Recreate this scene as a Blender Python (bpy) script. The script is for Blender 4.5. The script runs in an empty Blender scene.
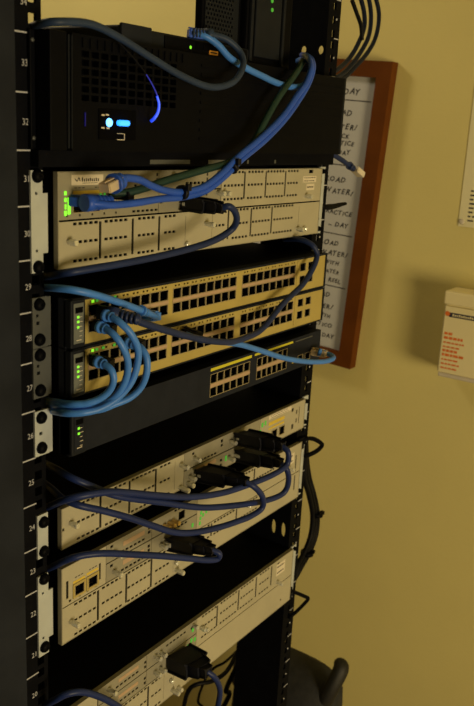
import bpy, bmesh, math, random
from mathutils import Vector, Matrix
random.seed(7)
C = bpy.context.scene.collection
WORLD_LOC = {}

# ---------------------------------------------------------------- camera geometry
F_PX = 819.0139
RC = Matrix(((0.5760307689308258, -0.8158158103514664, 0.051313904797254076),
             (-0.18665525499977612, -0.1923904250682383, -0.9634032074490054),
             (0.795831872336067, 0.5453718803923088, -0.2630991126009877)))
EYE = Vector((-.7046, -.5275, 1.536))
RCT = RC.transposed()

def ray(px, py):
    return RCT @ Vector(((px - 237) / F_PX, (py - 353) / F_PX, 1))
def at(px, py, Y):
    d = ray(px, py); return EYE + d * ((Y - EYE.y) / d.y)
def atx(px, py, X):
    d = ray(px, py); return EYE + d * ((X - EYE.x) / d.x)

# ---------------------------------------------------------------- materials
def mat(name, col, rough=.5, metal=0., noise=.08, nscale=60., emit=None, estr=0., bump=0., bscale=200., spec=.5,
        trans=0., coat=0.):
    m = bpy.data.materials.new(name); m.use_nodes = True
    nt = m.node_tree; b = nt.nodes['Principled BSDF']
    b.inputs['Roughness'].default_value = rough
    b.inputs['Metallic'].default_value = metal
    b.inputs['Specular IOR Level'].default_value = spec
    b.inputs['Transmission Weight'].default_value = trans
    b.inputs['Coat Weight'].default_value = coat
    tc = nt.nodes.new('ShaderNodeTexCoord')
    n = nt.nodes.new('ShaderNodeTexNoise'); n.inputs['Scale'].default_value = nscale
    n.inputs['Detail'].default_value = 4
    nt.links.new(tc.outputs['Object'], n.inputs['Vector'])
    r = nt.nodes.new('ShaderNodeValToRGB')
    lo = [max(0, c * (1 - noise)) for c in col]; hi = [min(1, c * (1 + noise)) for c in col]
    r.color_ramp.elements[0].position = .3; r.color_ramp.elements[1].position = .7
    r.color_ramp.elements[0].color = (*lo, 1); r.color_ramp.elements[1].color = (*hi, 1)
    nt.links.new(n.outputs['Fac'], r.inputs['Fac']); nt.links.new(r.outputs['Color'], b.inputs['Base Color'])
    if emit:
        b.inputs['Emission Color'].default_value = (*emit, 1); b.inputs['Emission Strength'].default_value = estr
    if bump:
        n2 = nt.nodes.new('ShaderNodeTexNoise'); n2.inputs['Scale'].default_value = bscale
        nt.links.new(tc.outputs['Object'], n2.inputs['Vector'])
        bp = nt.nodes.new('ShaderNodeBump'); bp.inputs['Strength'].default_value = bump
        bp.inputs['Distance'].default_value = .002
        nt.links.new(n2.outputs['Fac'], bp.inputs['Height']); nt.links.new(bp.outputs['Normal'], b.inputs['Normal'])
    return m

M = {}
M['wall'] = mat('cream_wall_paint', (.72, .64, .275), .75, noise=.03, nscale=5, bump=.15, bscale=140, spec=.2)
M['floor'] = mat('brown_floor', (.22, .16, .10), .6, noise=.25, nscale=12)
M['black'] = mat('black_powder_coat', (.0035, .004, .0065), .6, noise=.2, bump=.1, bscale=600, spec=.03)
M['void'] = mat('black_interior', (0.0015, 0.0015, 0.002), .9, noise=.1, spec=.05)  # near-black, also paints shade into slots and ports
M['lid'] = mat('dark_chassis_paint', (.003, .0035, .006), .7, noise=.15, spec=.04)
M['plastic'] = mat('black_plastic', (.0026, .003, .005), .5, noise=.15, spec=.04)
M['plastic2'] = mat('charcoal_plastic', (.011, .0135, .02), .55, noise=.12, spec=.08)
M['duct'] = mat('dark_grey_duct', (.016, .019, .028), .7, noise=.2, nscale=20, spec=.05)
M['slate'] = mat('slate_grey_paint', (.015, .018, .028), .6, noise=.12, spec=.05)
M['beige'] = mat('pale_grey_metal', (.385, .365, .285), .45, noise=.05, nscale=25, spec=.4)
M['beige2'] = mat('grey_metal', (.255, .245, .20), .42, noise=.06, nscale=25, spec=.4)
M['ear'] = mat('bare_steel', (.46, .51, .57), .45, .2, noise=.08, nscale=40)
M['eardark'] = mat('dull_steel', (0.1, 0.11, 0.12), .5, .4, noise=.1, nscale=40)
M['gold'] = mat('gold_plate', (.40, .325, .11), .42, noise=.06, nscale=30, spec=.3)
M['goldstrip'] = mat('tan_strip', (.42, .30, .21), .5, noise=.06, spec=.3)
M['yellow'] = mat('yellow_label', (.62, .47, .06), .5, noise=.08)
M['yelline'] = mat('yellow_line_paint', (0.55, 0.52, 0.03), .5, noise=.05)
M['portmetal'] = mat('port_shell_metal', (.36, .31, .20), .4, .2, noise=.1)
M['silver'] = mat('bright_steel', (.72, .74, .74), .25, .55, noise=.05, spec=.8)
M['brass'] = mat('brass_contact', (.75, .55, .25), .3, 1., noise=.05)
M['label'] = mat('pale_label', (.62, .57, .48), .6, noise=.04)
M['ink'] = mat('dark_ink', (.02, .02, .022), .7, noise=.1)
M['white'] = mat('white_paint', (0.4, 0.42, 0.5), .6, noise=.03)
M['ledg'] = mat('green_led', (.1, .6, .1), .4, emit=(.30, .95, .02), estr=.85)
M['ledgd'] = mat('green_led_dim', (.05, .3, .05), .4, emit=(.12, .8, .06), estr=.26)
M['ledb'] = mat('blue_led', (.1, .3, .9), .4, emit=(.10, .38, 1.), estr=4.5)
M['ledc'] = mat('cyan_blue_led', (.1, .4, .9), .4, emit=(.015, .26, 1.), estr=2.2)
M['cordglow'] = mat('blue_lit_cord', (.1, .2, .9), .4, emit=(.015, .07, 1.), estr=.9)  # blue light falling on the cord, put in as emission
M['cordglowdim'] = mat('dim_blue_lit_cord', (.02, .03, .2), .4, emit=(.015, .03, 1.), estr=.22)  # weaker blue light on the cord, also put in as emission
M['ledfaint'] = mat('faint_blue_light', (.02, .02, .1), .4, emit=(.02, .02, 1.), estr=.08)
M['orange'] = mat('orange_label', (.75, .33, .03), .5, noise=.05, emit=(1., .4, .03), estr=.05)  # faint glow put into the label's colour
M['cab_blue'] = mat('sky_blue_cable', (.05, .20, .72), .4, noise=.08, spec=.35)
M['cab_blue2'] = mat('royal_blue_cable', (.02, .085, .56), .4, noise=.08, spec=.3)
M['cab_dark'] = mat('dark_blue_cable', (.011, .024, .10), .45, noise=.1, spec=.25)
M['cab_grey'] = mat('grey_blue_cable', (.018, .036, .09), .5, noise=.1, spec=.25)
M['cab_navy'] = mat('navy_cable', (.011, .024, .12), .42, noise=.1, spec=.25)
M['cab_outer'] = mat('dark_blue_black_cable', (.007, .012, .03), .5, noise=.1, spec=.1)
M['cab_green'] = mat('dark_green_cable', (.010, .036, .034), .45, noise=.1, spec=.25)
M['cab_black'] = mat('black_cable', (.003, .0035, .006), .5, noise=.1, spec=.1)
M['conn'] = mat('black_connector', (0.004, 0.005, 0.012), .5, noise=.15, spec=.2)
M['clear'] = mat('clear_plug', (.85, .72, .55), .18, noise=.03, trans=.45)
M['wood'] = mat('brown_wood', (.125, .038, .006), .6, noise=.2, nscale=14, spec=.1)
M['board'] = mat('white_board', (.56, .58, .62), .4, noise=.02, nscale=6, spec=.3)
M['marker'] = mat('black_marker_ink', (0.02, 0.02, 0.03), .6, noise=.1)
M['paper'] = mat('paper', (0.8, 0.76, 0.5), .8, noise=.03, nscale=10)
M['box'] = mat('white_card', (0.84, 0.76, 0.46), .55, noise=.03, nscale=10)
M['oprint'] = mat('orange_print', (.75, .18, .03), .6, noise=.1)
M['bprint'] = mat('blue_print', (.02, .025, .06), .6, noise=.1)
M['bag'] = mat('black_nylon', (0.004, 0.0045, 0.006), .6, noise=.2, bump=.3, bscale=300)
M['bagtop'] = mat('grey_nylon', (.03, .032, .038), .65, noise=.2, bump=.3, bscale=300, spec=.1)

# ---------------------------------------------------------------- mesh helpers
class MB:
    def __init__(s): s.bm = bmesh.new(); s.mi = 0
    def _face(s, vs):
        try:
            f = s.bm.faces.new(vs); f.material_index = s.mi; return f
        except ValueError: return None
    def box(s, x0, x1, y0, y1, z0, z1):
        v = [s.bm.verts.new((x, y, z)) for x in (x0, x1) for y in (y0, y1) for z in (z0, z1)]
        for q in ((0, 1, 3, 2), (4, 6, 7, 5), (0, 4, 5, 1), (2, 3, 7, 6), (0, 2, 6, 4), (1, 5, 7, 3)):
            s._face([v[i] for i in q])
        return s
    def bbox(s, x0, x1, y0, y1, z0, z1, b=.001, seg=2):
        t = bmesh.new(); bmesh.ops.create_cube(t, size=1)
        for v in t.verts:
            v.co = Vector(((x0 + x1) / 2 + v.co.x * (x1 - x0), (y0 + y1) / 2 + v.co.y * (y1 - y0), (z0 + z1) / 2 + v.co.z * (z1 - z0)))
        bmesh.ops.bevel(t, geom=t.edges[:], offset=b, segments=seg, profile=.5, affect='EDGES')
        s.merge(t); return s
    def merge(s, t, mtx=None):
        mp = {}
        for v in t.verts: mp[v] = s.bm.verts.new(mtx @ v.co if mtx else v.co)
        for f in t.faces:
            g = s._face([mp[v] for v in f.verts])
            if g: g.smooth = f.smooth
        t.free()
    def lathe(s, p0, axis, prof, n=16, smooth=False, cap=True):
        """profile [(distance along axis, radius)]"""
        a = Vector(axis).normalized(); p0 = Vector(p0)
        u = a.orthogonal().normalized(); w = a.cross(u)
        rings = []
        for d, r in prof:
            rings.append([s.bm.verts.new(p0 + a * d + (u * math.cos(2 * math.pi * k / n) + w * math.sin(2 * math.pi * k / n)) * r) for k in range(n)])
        for i in range(len(rings) - 1):
            for k in range(n):
                f = s._face([rings[i][k], rings[i][(k + 1) % n], rings[i + 1][(k + 1) % n], rings[i + 1][k]])
                if f: f.smooth = smooth
        if cap:
            s._face(rings[0][::-1]); s._face(rings[-1])
        return s
    def cyl(s, p0, axis, L, r, n=16, smooth=True): return s.lathe(p0, axis, [(0, r), (L, r)], n, smooth)
    def tube(s, pts, r, n=10, sub=8, cap=True, flat=1.):
        P = spline(pts, sub)
        T = []
        for i in range(len(P)):
            d = P[min(i + 1, len(P) - 1)] - P[max(i - 1, 0)]
            T.append(d.normalized())
        u = T[0].orthogonal().normalized(); rings = []
        for i, p in enumerate(P):
            u = (u - T[i] * u.dot(T[i]))
            u = u.normalized() if u.length > 1e-6 else T[i].orthogonal().normalized()
            w = T[i].cross(u)
            rr = r(i / (len(P) - 1)) if callable(r) else r
            rings.append([s.bm.verts.new(p + (u * math.cos(2 * math.pi * k / n) + w * math.sin(2 * math.pi * k / n) * flat) * rr) for k in range(n)])
        for i in range(len(rings) - 1):
            for k in range(n):
                f = s._face([rings[i][k], rings[i][(k + 1) % n], rings[i + 1][(k + 1) % n], rings[i + 1][k]])
                if f: f.smooth = True
        if cap: s._face(rings[0][::-1]); s._face(rings[-1])
        return s
    def plate(s, x0, x1, z0, z1, y0, y1, holes):
        """sheet in the XZ plane with rectangular through holes"""
        zs = sorted({z0, z1} | {min(max(h[k], z0), z1) for h in holes for k in (2, 3)})
        for a, b in zip(zs, zs[1:]):
            if b - a < 1e-6: continue
            c = (a + b) / 2
            cut = sorted([(max(h[0], x0), min(h[1], x1)) for h in holes if h[2] < c < h[3] and h[1] > x0 and h[0] < x1])
            x = x0
            for p, q in cut:
                if p > x + 1e-6: s.box(x, p, y0, y1, a, b)
                x = max(x, q)
            if x1 > x + 1e-6: s.box(x, x1, y0, y1, a, b)
        return s
    def obj(s, name, m, parent=None):
        bmesh.ops.recalc_face_normals(s.bm, faces=s.bm.faces[:])
        off = WORLD_LOC.get(parent.name, Vector()) if parent else Vector()
        me = bpy.data.meshes.new(name)
        if parent is None:
            lo = Vector([min(v.co[i] for v in s.bm.verts) for i in range(3)])
            hi = Vector([max(v.co[i] for v in s.bm.verts) for i in range(3)])
            org = Vector(((lo.x + hi.x) / 2, (lo.y + hi.y) / 2, lo.z))
        else:
            org = off
        bmesh.ops.translate(s.bm, verts=s.bm.verts[:], vec=-org)
        s.bm.to_mesh(me); s.bm.free()
        for mm in (m if isinstance(m, (list, tuple)) else [m]): me.materials.append(mm)
        o = bpy.data.objects.new(name, me); C.objects.link(o)
        if parent: o.parent = parent; WORLD_LOC[o.name] = off.copy()
        else: o.location = org; WORLD_LOC[o.name] = org.copy()
        return o

def spline(pts, sub=8):
    P = [Vector(p) for p in pts]
    if len(P) < 3: return P
    Q = [P[0] * 2 - P[1]] + P + [P[-1] * 2 - P[-2]]
    out = []
    for i in range(1, len(Q) - 2):
        for k in range(sub):
            t = k / sub
            a, b, c, d = Q[i - 1:i + 3]
            out.append(.5 * ((2 * b) + (c - a) * t + (2 * a - 5 * b + 4 * c - d) * t * t + (3 * b - a - 3 * c + d) * t ** 3))
    out.append(P[-1]); return out

def tag(o, label=None, cat=None, group=None, kind=None):
    for k, v in (('label', label), ('category', cat), ('group', group), ('kind', kind)):
        if v: o[k] = v
    return o
def thing(name, label, cat, loc, group=None):
    o = bpy.data.objects.new(name, None); C.objects.link(o); o.location = loc; o.empty_display_size = .02
    WORLD_LOC[o.name] = Vector(loc)
    return tag(o, label, cat, group)

def text_bm(txt, size, shear=0., bold=0.):
    cu = bpy.data.curves.new('lettering', 'FONT'); cu.body = txt; cu.size = size; cu.extrude = .00012; cu.shear = shear; cu.offset = bold
    cu.align_x = 'LEFT'; cu.resolution_u = 2
    o = bpy.data.objects.new('lettering', cu); C.objects.link(o)
    dg = bpy.context.evaluated_depsgraph_get(); me = bpy.data.meshes.new_from_object(o.evaluated_get(dg))
    bm = bmesh.new(); bm.from_mesh(me)
    bpy.data.objects.remove(o); bpy.data.curves.remove(cu); bpy.data.meshes.remove(me)
    return bm
def add_text(mb, txt, size, org, xa, ya, right=False, center=False, shear=0., xscale=1.):
    bm = text_bm(txt, size, shear)
    if not bm.verts: bm.free(); return
    x0 = min(v.co.x for v in bm.verts); x1 = max(v.co.x for v in bm.verts)
    dx = -x1 if right else -(x0 + x1) / 2 if center else -x0
    xa = Vector(xa); ya = Vector(ya); na = xa.cross(ya)
    for v in bm.verts:
        v.co = Vector(org) + xa * ((v.co.x + dx) * xscale) + ya * v.co.y + na * v.co.z
    mb.merge(bm)
XA, ZA = (1, 0, 0), (0, 0, 1)
mm = lambda *a: [v / 1000 for v in a]

# ================================================================ the room
WX = .62      # the wall on the right
BY = 1.75     # the wall behind
w = MB().box(WX, WX + .1, -3.2, BY + .1, 0, 2.7).obj('wall_right', M['wall']); tag(w, kind='structure')
w = MB().box(-2.2, WX, BY, BY + .1, 0, 2.7).obj('wall_back', M['wall']); tag(w, kind='structure')
w = MB().box(-2.2, WX + .1, -3.2, BY + .1, -.05, 0).obj('floor', M['floor']); tag(w, kind='structure')
w = MB().box(-2.2, WX + .1, -3.2, BY + .1, 2.7, 2.75).obj('ceiling', M['wall']); tag(w, kind='structure')

# ================================================================ the rack
U = .04445
T33 = 1.6     # height of the mark above unit 33
ZTOP = 2.13
rack = thing('equipment_rack', 'black two-post equipment rack with white unit marks and numbers', 'rack', (0, 0, 0))
def flange(x0, x1, hx, hw, y0, y1):
    mb = MB(); holes = []
    n = 1
    while True:
        zb = T33 + (n - 33) * U
        if zb > ZTOP: break
        if zb > .1:
            for dz in (.0065, .0222, .0379):
                z = zb - U + dz + .0045
                holes.append((hx - hw, hx + hw, z - .0041, z + .0041))
        n += 1
    mb.plate(x0, x1, .0, ZTOP, y0, y1, holes); return mb
def web_plate(x0, x1, y0, y1, z0, z1, holes):
    """sheet in the YZ plane with elliptical holes (y, z, ry, rz)"""
    mb = MB(); zs = z0
    rows = {}
    for h in holes: rows.setdefault(round(h[1], 4), []).append(h)
    for z in sorted(rows):
        row = sorted(rows[z]); s = max(h[3] for h in row) * 1.5
        mb.box(x0, x1, y0, y1, zs, z - s); zs = z + s
        y = y0
        for hy, hz, ry, rz in row:
            sy = ry * 1.4
            if hy - sy > y: mb.box(x0, x1, y, hy - sy, z - s, z + s)
            y = hy + sy
            n = 24; ring = {}
            for X in (x0, x1):
                inner = []; outer = []
                for k in range(n):
                    a = 2 * math.pi * k / n; c, q = math.cos(a), math.sin(a)
                    inner.append(mb.bm.verts.new((X, hy + ry * c, hz + rz * q)))
                    m_ = max(abs(c), abs(q)); outer.append(mb.bm.verts.new((X, hy + sy * c / m_, hz + s * q / m_)))
                for k in range(n): mb._face([inner[k], inner[(k + 1) % n], outer[(k + 1) % n], outer[k]])
                ring[X] = inner
            for k in range(n): mb._face([ring[x0][k], ring[x0][(k + 1) % n], ring[x1][(k + 1) % n], ring[x1][k]])
        if y < y1: mb.box(x0, x1, y, y1, z - s, z + s)
    mb.box(x0, x1, y0, y1, zs, z1); return mb
# left post: a channel, front flange with square holes
post = flange(-.2645, -.2318, -.2408, .0040, 0, .003)
post.box(-.2645, -.2611, .003, .076, 0, ZTOP)
post.box(-.2645, -.2318, .076, .079, 0, ZTOP)
pl = post.obj('post', M['black'], rack)
# right post
post = flange(.2255, .2522, .2370, .0030, 0, .003)
hl = []
for z in (.985, 1.635, 1.95):
    big = z == .985
    hl += [(.0078 if not big else .0115, z, .0042 if not big else .0040, .0052 if not big else .0115),
           (.0322 if not big else .0280, z, .0042 if not big else .0040, .0052 if not big else .0115)]
wb = web_plate(.222, .2255, 0, .079, 0, ZTOP, hl)
post.merge(wb.bm)
post.box(.2255, .2522, .076, .079, 0, ZTOP)
pr = post.obj('post', M['black'], rack)
mb = MB()
mb.box(-.2645, .262, -.05, .13, 0, .012); mb.box(-.2645, .262, -.05, -.044, .012, .07); mb.box(-.2645, .262, .124, .13, .012, .07)
mb.obj('base', M['black'], rack)
MB().box(-.2645, .2522, 0, .079, ZTOP, ZTOP + .05).obj('top_bar', M['black'], rack)
for n in range(18, 37):
    z = T33 + (n - 33) * U
    MB().box(-.2612, -.2440, -.00035, 0, z - .0006, z + .0006).obj('unit_mark', M['white'], pl)
    mb = MB(); add_text(mb, str(n), .0074, (-.2492, -.0002, z - U / 2 - .0026), XA, ZA, center=True, xscale=.9); mb.obj('unit_number', M['white'], pl)
for n in range(12, 36):
    z = T33 + (n - 33) * U + .0054
    MB().box(.2395, .2505, -.00035, 0, z - .0006, z + .0006).obj('unit_mark', M['white'], pr)
    MB().lathe((.2425, 0, z - U / 2), (0, -1, 0), [(0, .0014), (.0004, .0014)], 8).obj('hole_gleam', M['white'], pr)  # pale dots painted in for gleams at the hole edges

# cable duct beside the left post
mb = MB(); mb.box(-.42, -.2685, -.012, -.009, .02, 2.1); mb.box(-.2715, -.2685, -.009, .12, .02, 2.1); mb.box(-.42, -.417, -.009, .12, .02, 2.1)
mb.box(-.417, -.2715, .117, .12, .02, 2.1); mb.box(-.42, -.2685, -.012, .12, 0, .02)
tag(mb.obj('cable_duct', M['duct']), 'tall dark grey cable duct at far left beside the numbered rack post', 'cable duct')

# ================================================================ shared device parts
def bolt(parent, x, z, y=-.002, r=.0056, m='plastic', name='rack_screw'):
    mb = MB(); mb.lathe((x, y, z), (0, -1, 0), [(0, r * 1.0), (.0012, r), (.003, r * .86), (.0045, r * .5), (.0048, .001)], 18, True)
    mb.box(x - r * .35, x + r * .35, y - .0052, y - .0046, z - .0005, z + .0005)
    mb.box(x - .0005, x + .0005, y - .0052, y - .0046, z - r * .35, z + r * .35)
    return mb.obj(name, M[m], parent)
def thumbscrew(parent, x, z, y=-.0075, r=.0030, L=.010, m='silver'):
    mb = MB(); mb.lathe((x, y, z), (0, -1, 0), [(0, r * .75), (L * .35, r * .75), (L * .36, r), (L * .92, r), (L, r * .8)], 14, False)
    mb.box(x - r * .7, x + r * .7, y - L - .0003, y - L + .0003, z - .0004, z + .0004)
    return mb.obj('thumbscrew', M[m], parent)
def led(parent, x, z, y=-.0076, s=.0014, m='ledg', h=None):
    h = h or s
    return MB().bbox(x - s, x + s, y - .0007, y + .0003, z - h, z + h, min(s, h) * .4, 2).obj('indicator_light', M[m], parent)
def ears(root, z0, z1, bl, br=None, y=-.002, m='ear', step=True):
    """bracket each side: outer tab with bolts, inner neck"""
    for sx in (-1, 1):
        mb = MB()
        a, b = (-.2465, -.2340) if sx < 0 else (.2270, .2400)
        holes = []
        for z in (z0 + (z1 - z0) * .22, z0 + (z1 - z0) * .78):
            c = (a + b) / 2 - .0005
            if step: holes.append((c - .0012, c + .0012, z - .0012, z + .0012))
        mb.plate(a, b, z0, z1, y, -.0001, holes)
        if step:
            h = z1 - z0
            if sx < 0: mb.box(b, -.2285, y, -.0001, z0 + h * .19, z1 - h * .22)
            else: mb.box(.2215, a, y, -.0001, z0 + h * .19, z1 - h * .22)
        e = mb.obj('mounting_ear', M[m], root)
        for z in (bl if sx < 0 else (br or [])):
            bolt(e, -.2398 if sx < 0 else .2340, z, y, .0056 if sx < 0 else .0032)
def dashes(x0, x1, z, pitch=.0064, ln=.0044, h=.0025, skip=()):
    out = []; x = x0
    while x + ln <= x1 + 1e-6:
        if not any(abs(x + ln / 2 - s) < pitch * .62 for s in skip): out.append((x, x + ln, z - h / 2, z + h / 2))
        x += pitch
    return out
def blank(root, x0, x1, z0, z1, vs=(), rows=(), dx0=None, dx1=None, m='beige', y=-.0075, fold=None, name='blanking_plate', extra=()):
    """metal cover with rows of dashes and tall slots between them"""
    x0, x1, z0, z1 = mm(x0, x1, z0, z1); vs = mm(*vs) if vs else []; rows = mm(*rows) if rows else []
    dx0 = dx0 / 1000 if dx0 is not None else x0 + .004; dx1 = dx1 / 1000 if dx1 is not None else x1 - .004
    H = []
    for r in rows: H += dashes(dx0, dx1, r, skip=vs)
    rr = sorted(rows)
    for v in vs:
        for a, b in zip(rr, rr[1:]): H.append((v - .0015, v + .0015, a - .0005, b + .0005))
    H += [tuple(mm(*e)) for e in extra]
    mb = MB().plate(x0 + .0003, x1 - .0003, z0 + .0003, z1 - .0003, y, y + .0012, H)
    if fold:
        for q in fold: mb.box(q / 1000 - .0003, q / 1000 + .0003, y - .0004, y, z0 + .004, z1 - .004)
    return mb.obj(name, M[m], root)
def chassis(root, z0, z1, depth=.40, w=.2205, y=-.003, m='lid'):
    MB().box(-w + .001, w - .001, y - .0006, y, z0 + .002, z1 - .002).obj('shade_backing', M['void'], root)  # black sheet stands in for the shade inside the chassis
    return MB().box(-w, w, y, depth, z0 + .0005, z1 - .0005).obj('chassis', M[m], root)
def lip(root, z0, z1, w=.2215, y0=-.0078, m='beige2'):
    mb = MB(); mb.box(-w - .0012, -w, y0, -.0025, z0, z1); mb.box(w, w + .0012, y0, -.0025, z0, z1)
    mb.box(-w, w, y0, -.0025, z1 - .0006, z1); mb.box(-w, w, y0, -.0025, z0, z0 + .0006)
    return mb.obj('rim', M[m], root)
PORT_ME = {}
def port_mesh(kind, wd, ht, dp):
    key = (kind, wd, ht, dp)
    if key in PORT_ME: return PORT_ME[key]
    mb = MB(); t = .0007; a, b = wd / 2, ht / 2
    mb.mi = 0
    mb.box(-a, -a + t, -.0006, dp, -b, b); mb.box(a - t, a, -.0006, dp, -b, b)
    mb.box(-a, a, -.0006, dp, -b, -b + t * .8); mb.box(-a, a, -.0006, dp, b - t * .8, b)
    s = 1 if kind == 'up' else -1          # latch notch shoulders
    mb.mi = 1
    if kind in ('up', 'down'):
        for sx in (-1, 1):
            x = sorted((sx * a, sx * (a - wd * .22))); z = sorted((s * b, s * (b - ht * .24)))
            mb.box(x[0], x[1], -.0005, .004, z[0], z[1])
    mb.mi = 1  # black liner paints in the shade inside the port
    mb.box(-a + t, a - t, dp * .8, dp, -b + t, b - t)
    for sx in (-1, 1): mb.box(*sorted((sx * (a - t - .0003), sx * (a - t))), .0006, dp * .8, -b + t, b - t)
    for sz in (-1, 1): mb.box(-a + t, a - t, .0006, dp * .8, *sorted((sz * (b - t - .0002), sz * (b - t))))
    mb.mi = 2
    if kind != 'sfp':
        for k in range(8):
            x = (k - 3.5) * wd * .075
            mb.box(x - .00018, x + .00018, dp * .35, dp * .75, -s * (b - t) - (0 if s > 0 else .0006), -s * (b - t) + (.0006 if s > 0 else 0))
    bmesh.ops.recalc_face_normals(mb.bm, faces=mb.bm.faces[:])
    me = bpy.data.meshes.new('ethernet_port'); mb.bm.to_mesh(me); mb.bm.free()
    for x in ('portmetal', 'void', 'brass'): me.materials.append(M[x])
    PORT_ME[key] = me; return me
def port(parent, x, z, y, kind='up', wd=.0128, ht=.0105, dp=.011, name='ethernet_port'):
    o = bpy.data.objects.new(name, port_mesh(kind, wd, ht, dp)); C.objects.link(o)
    o.parent = parent; o.location = Vector((x, y, z)) - WORLD_LOC[parent.name]; return o
def sticker(parent, x0, x1, z0, z1, y, lines=1, m='label', name='sticker', marks=True):
    o = MB().box(x0, x1, y - .0002, y, z0, z1).obj(name, M[m], parent)
    if marks:
        mb = MB(); h = (z1 - z0)
        for k in range(lines):
            z = z1 - h * (k + .5) / lines; x = x0 + (x1 - x0) * .08
            while x < x1 - (x1 - x0) * .15:
                l = random.uniform(.03, .12) * (x1 - x0)
                mb.box(x, min(x + l, x1 - .001), y - .0003, y - .0002, z - h * .12 / lines, z + h * .12 / lines); x += l * 1.5
        mb.obj('print', M['ink'], o)
    return o

# ================================================================ router A (units 31-30)
def z_(a): return a / 1000
def router(name, label, z0, z1, bl, br):
    r = thing(name, label, 'router', (0, .1, z0))
    chassis(r, z0, z1); lip(r, z0, z1); return r
A = router('router', 'pale grey two-unit router at the top, blue network plugs and green lights on its left', 1.4125, 1.4945, 0, 0)
ears(A, 1.411, 1.4955, (1.491, 1.416), (1.490, 1.417))
p = blank(A, -222, -93, 1454, 1494, m='beige2', name='interface_panel',
          extra=[(-130 + k * 6.3, -130 + k * 6.3 + 4.2, 1456.4, 1458.4) for k in range(6)] + [(-213 + k * 15, -211 + k * 15, 1456.5, 1458.5) for k in range(5)] + [(-205.5, -191.5, 1459.8, 1472.2), (-187, -173, 1459.8, 1472.2)]
          + [(-97, -94.6, 1489, 1492), (-97, -94.6, 1484, 1487), (-128, -124, 1480, 1482), (-119, -115, 1480.3, 1482.3), (-110, -106, 1480.6, 1482.6)])
s = sticker(p, -.2070, -.1690, 1.4830, 1.4918, -.0075, 1, marks=False)
mb = MB(); mb.tube([(-.203, -.0078, 1.4885), (-.2005, -.0078, 1.4865), (-.1985, -.0078, 1.4893), (-.197, -.0078, 1.4865)], .0004, 6, 5)
x = -.195
for k in range(9):
    hgt = (.0036, .0024, .0028, .0024, .003, .0024, .0026, .003, .0024)[k]
    mb.box(x, x + .0012, -.0079, -.0077, 1.4860, 1.4860 + hgt); x += .0024
mb.box(-.194, -.176, -.0079, -.0077, 1.4845, 1.4849)
mb.obj('print', M['ink'], s)
sticker(p, -.2050, -.1690, 1.4755, 1.4783, -.0075, marks=False, m='yellow', name='yellow_label')
for x, z in ((-.1985, 1.4660), (-.1800, 1.4660)): port(p, x, z, -.0076, 'up', .0145, .0130, .0105)
mb = MB()
for k, xx in enumerate((-.2035, -.1990, -.1945, -.1790, -.1745)):
    mb.box(xx, xx + .003, -.0077, -.0075, 1.4805, 1.4812)
mb.obj('print', M['ink'], p)
for x, z, s, h in ((-.2142, 1.4768, .0014, .0018), (-.2142, 1.4712, .0014, .0018), (-.2142, 1.4600, .0015, .0022), (-.2100, 1.4660, .0017, .0072),
                   (-.2142, 1.4655, .0009, .0022), (-.1722, 1.4735, .0010, .0020), (-.1672, 1.4760, .0009, .0055)):
    led(p, x, z, -.0078, s, 'ledg' if x < -.2 else 'ledgd', h)
for z0, z1 in ((1475, 1494), (1454, 1474.3)):
    c = blank(A, -93, 8, z0, z1, rows=((z0 + z1) / 2 - 3,), dx0=-52, dx1=-22, m='beige2', name='interface_cover',
              extra=[(-18, -15.5, (z0 + z1) / 2 + 4, (z0 + z1) / 2 + 7), (-18, -15.5, (z0 + z1) / 2 - 1, (z0 + z1) / 2 + 2),
                     (-91, -87, (z0 + z1) / 2 - 1, (z0 + z1) / 2 + 1)])
    thumbscrew(c, -.073, z1 / 1000 - .005); thumbscrew(c, .002, z1 / 1000 - .004)
p = blank(A, 8.5, 222, 1454, 1494, vs=(51.5, 94, 136), rows=(1491.5, 1477.5, 1463), dx0=13, dx1=165, extra=[(190, 200, 1488.6, 1492.6)])
sticker(p, .1765, .2085, 1.4775, 1.4850, -.0075, 2); sticker(p, .1855, .2050, 1.4680, 1.4755, -.0075, 1)
thumbscrew(p, .185, 1.4610); thumbscrew(p, .012, 1.4700)
p = blank(A, -222, -5, 1412.5, 1453, vs=(-172, -129, -91), rows=(1450.3, 1434.5, 1418), dx0=-205, dx1=-62, fold=(-50,))
thumbscrew(p, -.2105, 1.4355, m='silver'); thumbscrew(p, -.0170, 1.4392, L=.012); thumbscrew(p, -.0480, 1.4205, L=.004)
p = blank(A, -5, 222, 1412.5, 1453, vs=(24, 68, 111), rows=(1451, 1436, 1420.5), dx0=0, dx1=158, fold=(172,))
thumbscrew(p, .1700, 1.4215); thumbscrew(p, .1850, 1.4212, L=.006)

# ================================================================ router B (one unit)
B = router('router', 'pale grey one-unit router below the dark switch, with three black serial plugs', 1.1465, 1.1885, 0, 0)
ears(B, 1.1445, 1.1885, (1.1805, 1.1508), (1.181, 1.151), step=False)
p = blank(B, -222, -40, 1147, 1188, vs=(-171, -129, -88), rows=(1185.3, 1167.5, 1150), dx0=-203, dx1=-60, fold=(-56,), extra=[(-223, -219, 1165, 1168)])
thumbscrew(p, -.2110, 1.1700); thumbscrew(p, -.0470, 1.1500, L=.014); thumbscrew(p, -.0330, 1.1500, L=.010); thumbscrew(p, -.0470, 1.1770, L=.012)
c = blank(B, -40, 112, 1167.5, 1188, rows=(1171,), dx0=-16, dx1=24, m='beige2', name='interface_cover', extra=[(28.5, 33, 1176, 1179), (28.5, 33, 1181, 1185), (-26, -22, 1182, 1185)])
for x in (-.023, .047, .057): thumbscrew(c, x, 1.1775, r=.0028)
c = blank(B, -40, 112, 1147, 1166.8, m='beige2', name='interface_cover', extra=[(28.5, 33, 1157, 1160), (28.5, 33, 1151, 1154), (62, 70, 1150, 1153)])
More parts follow.
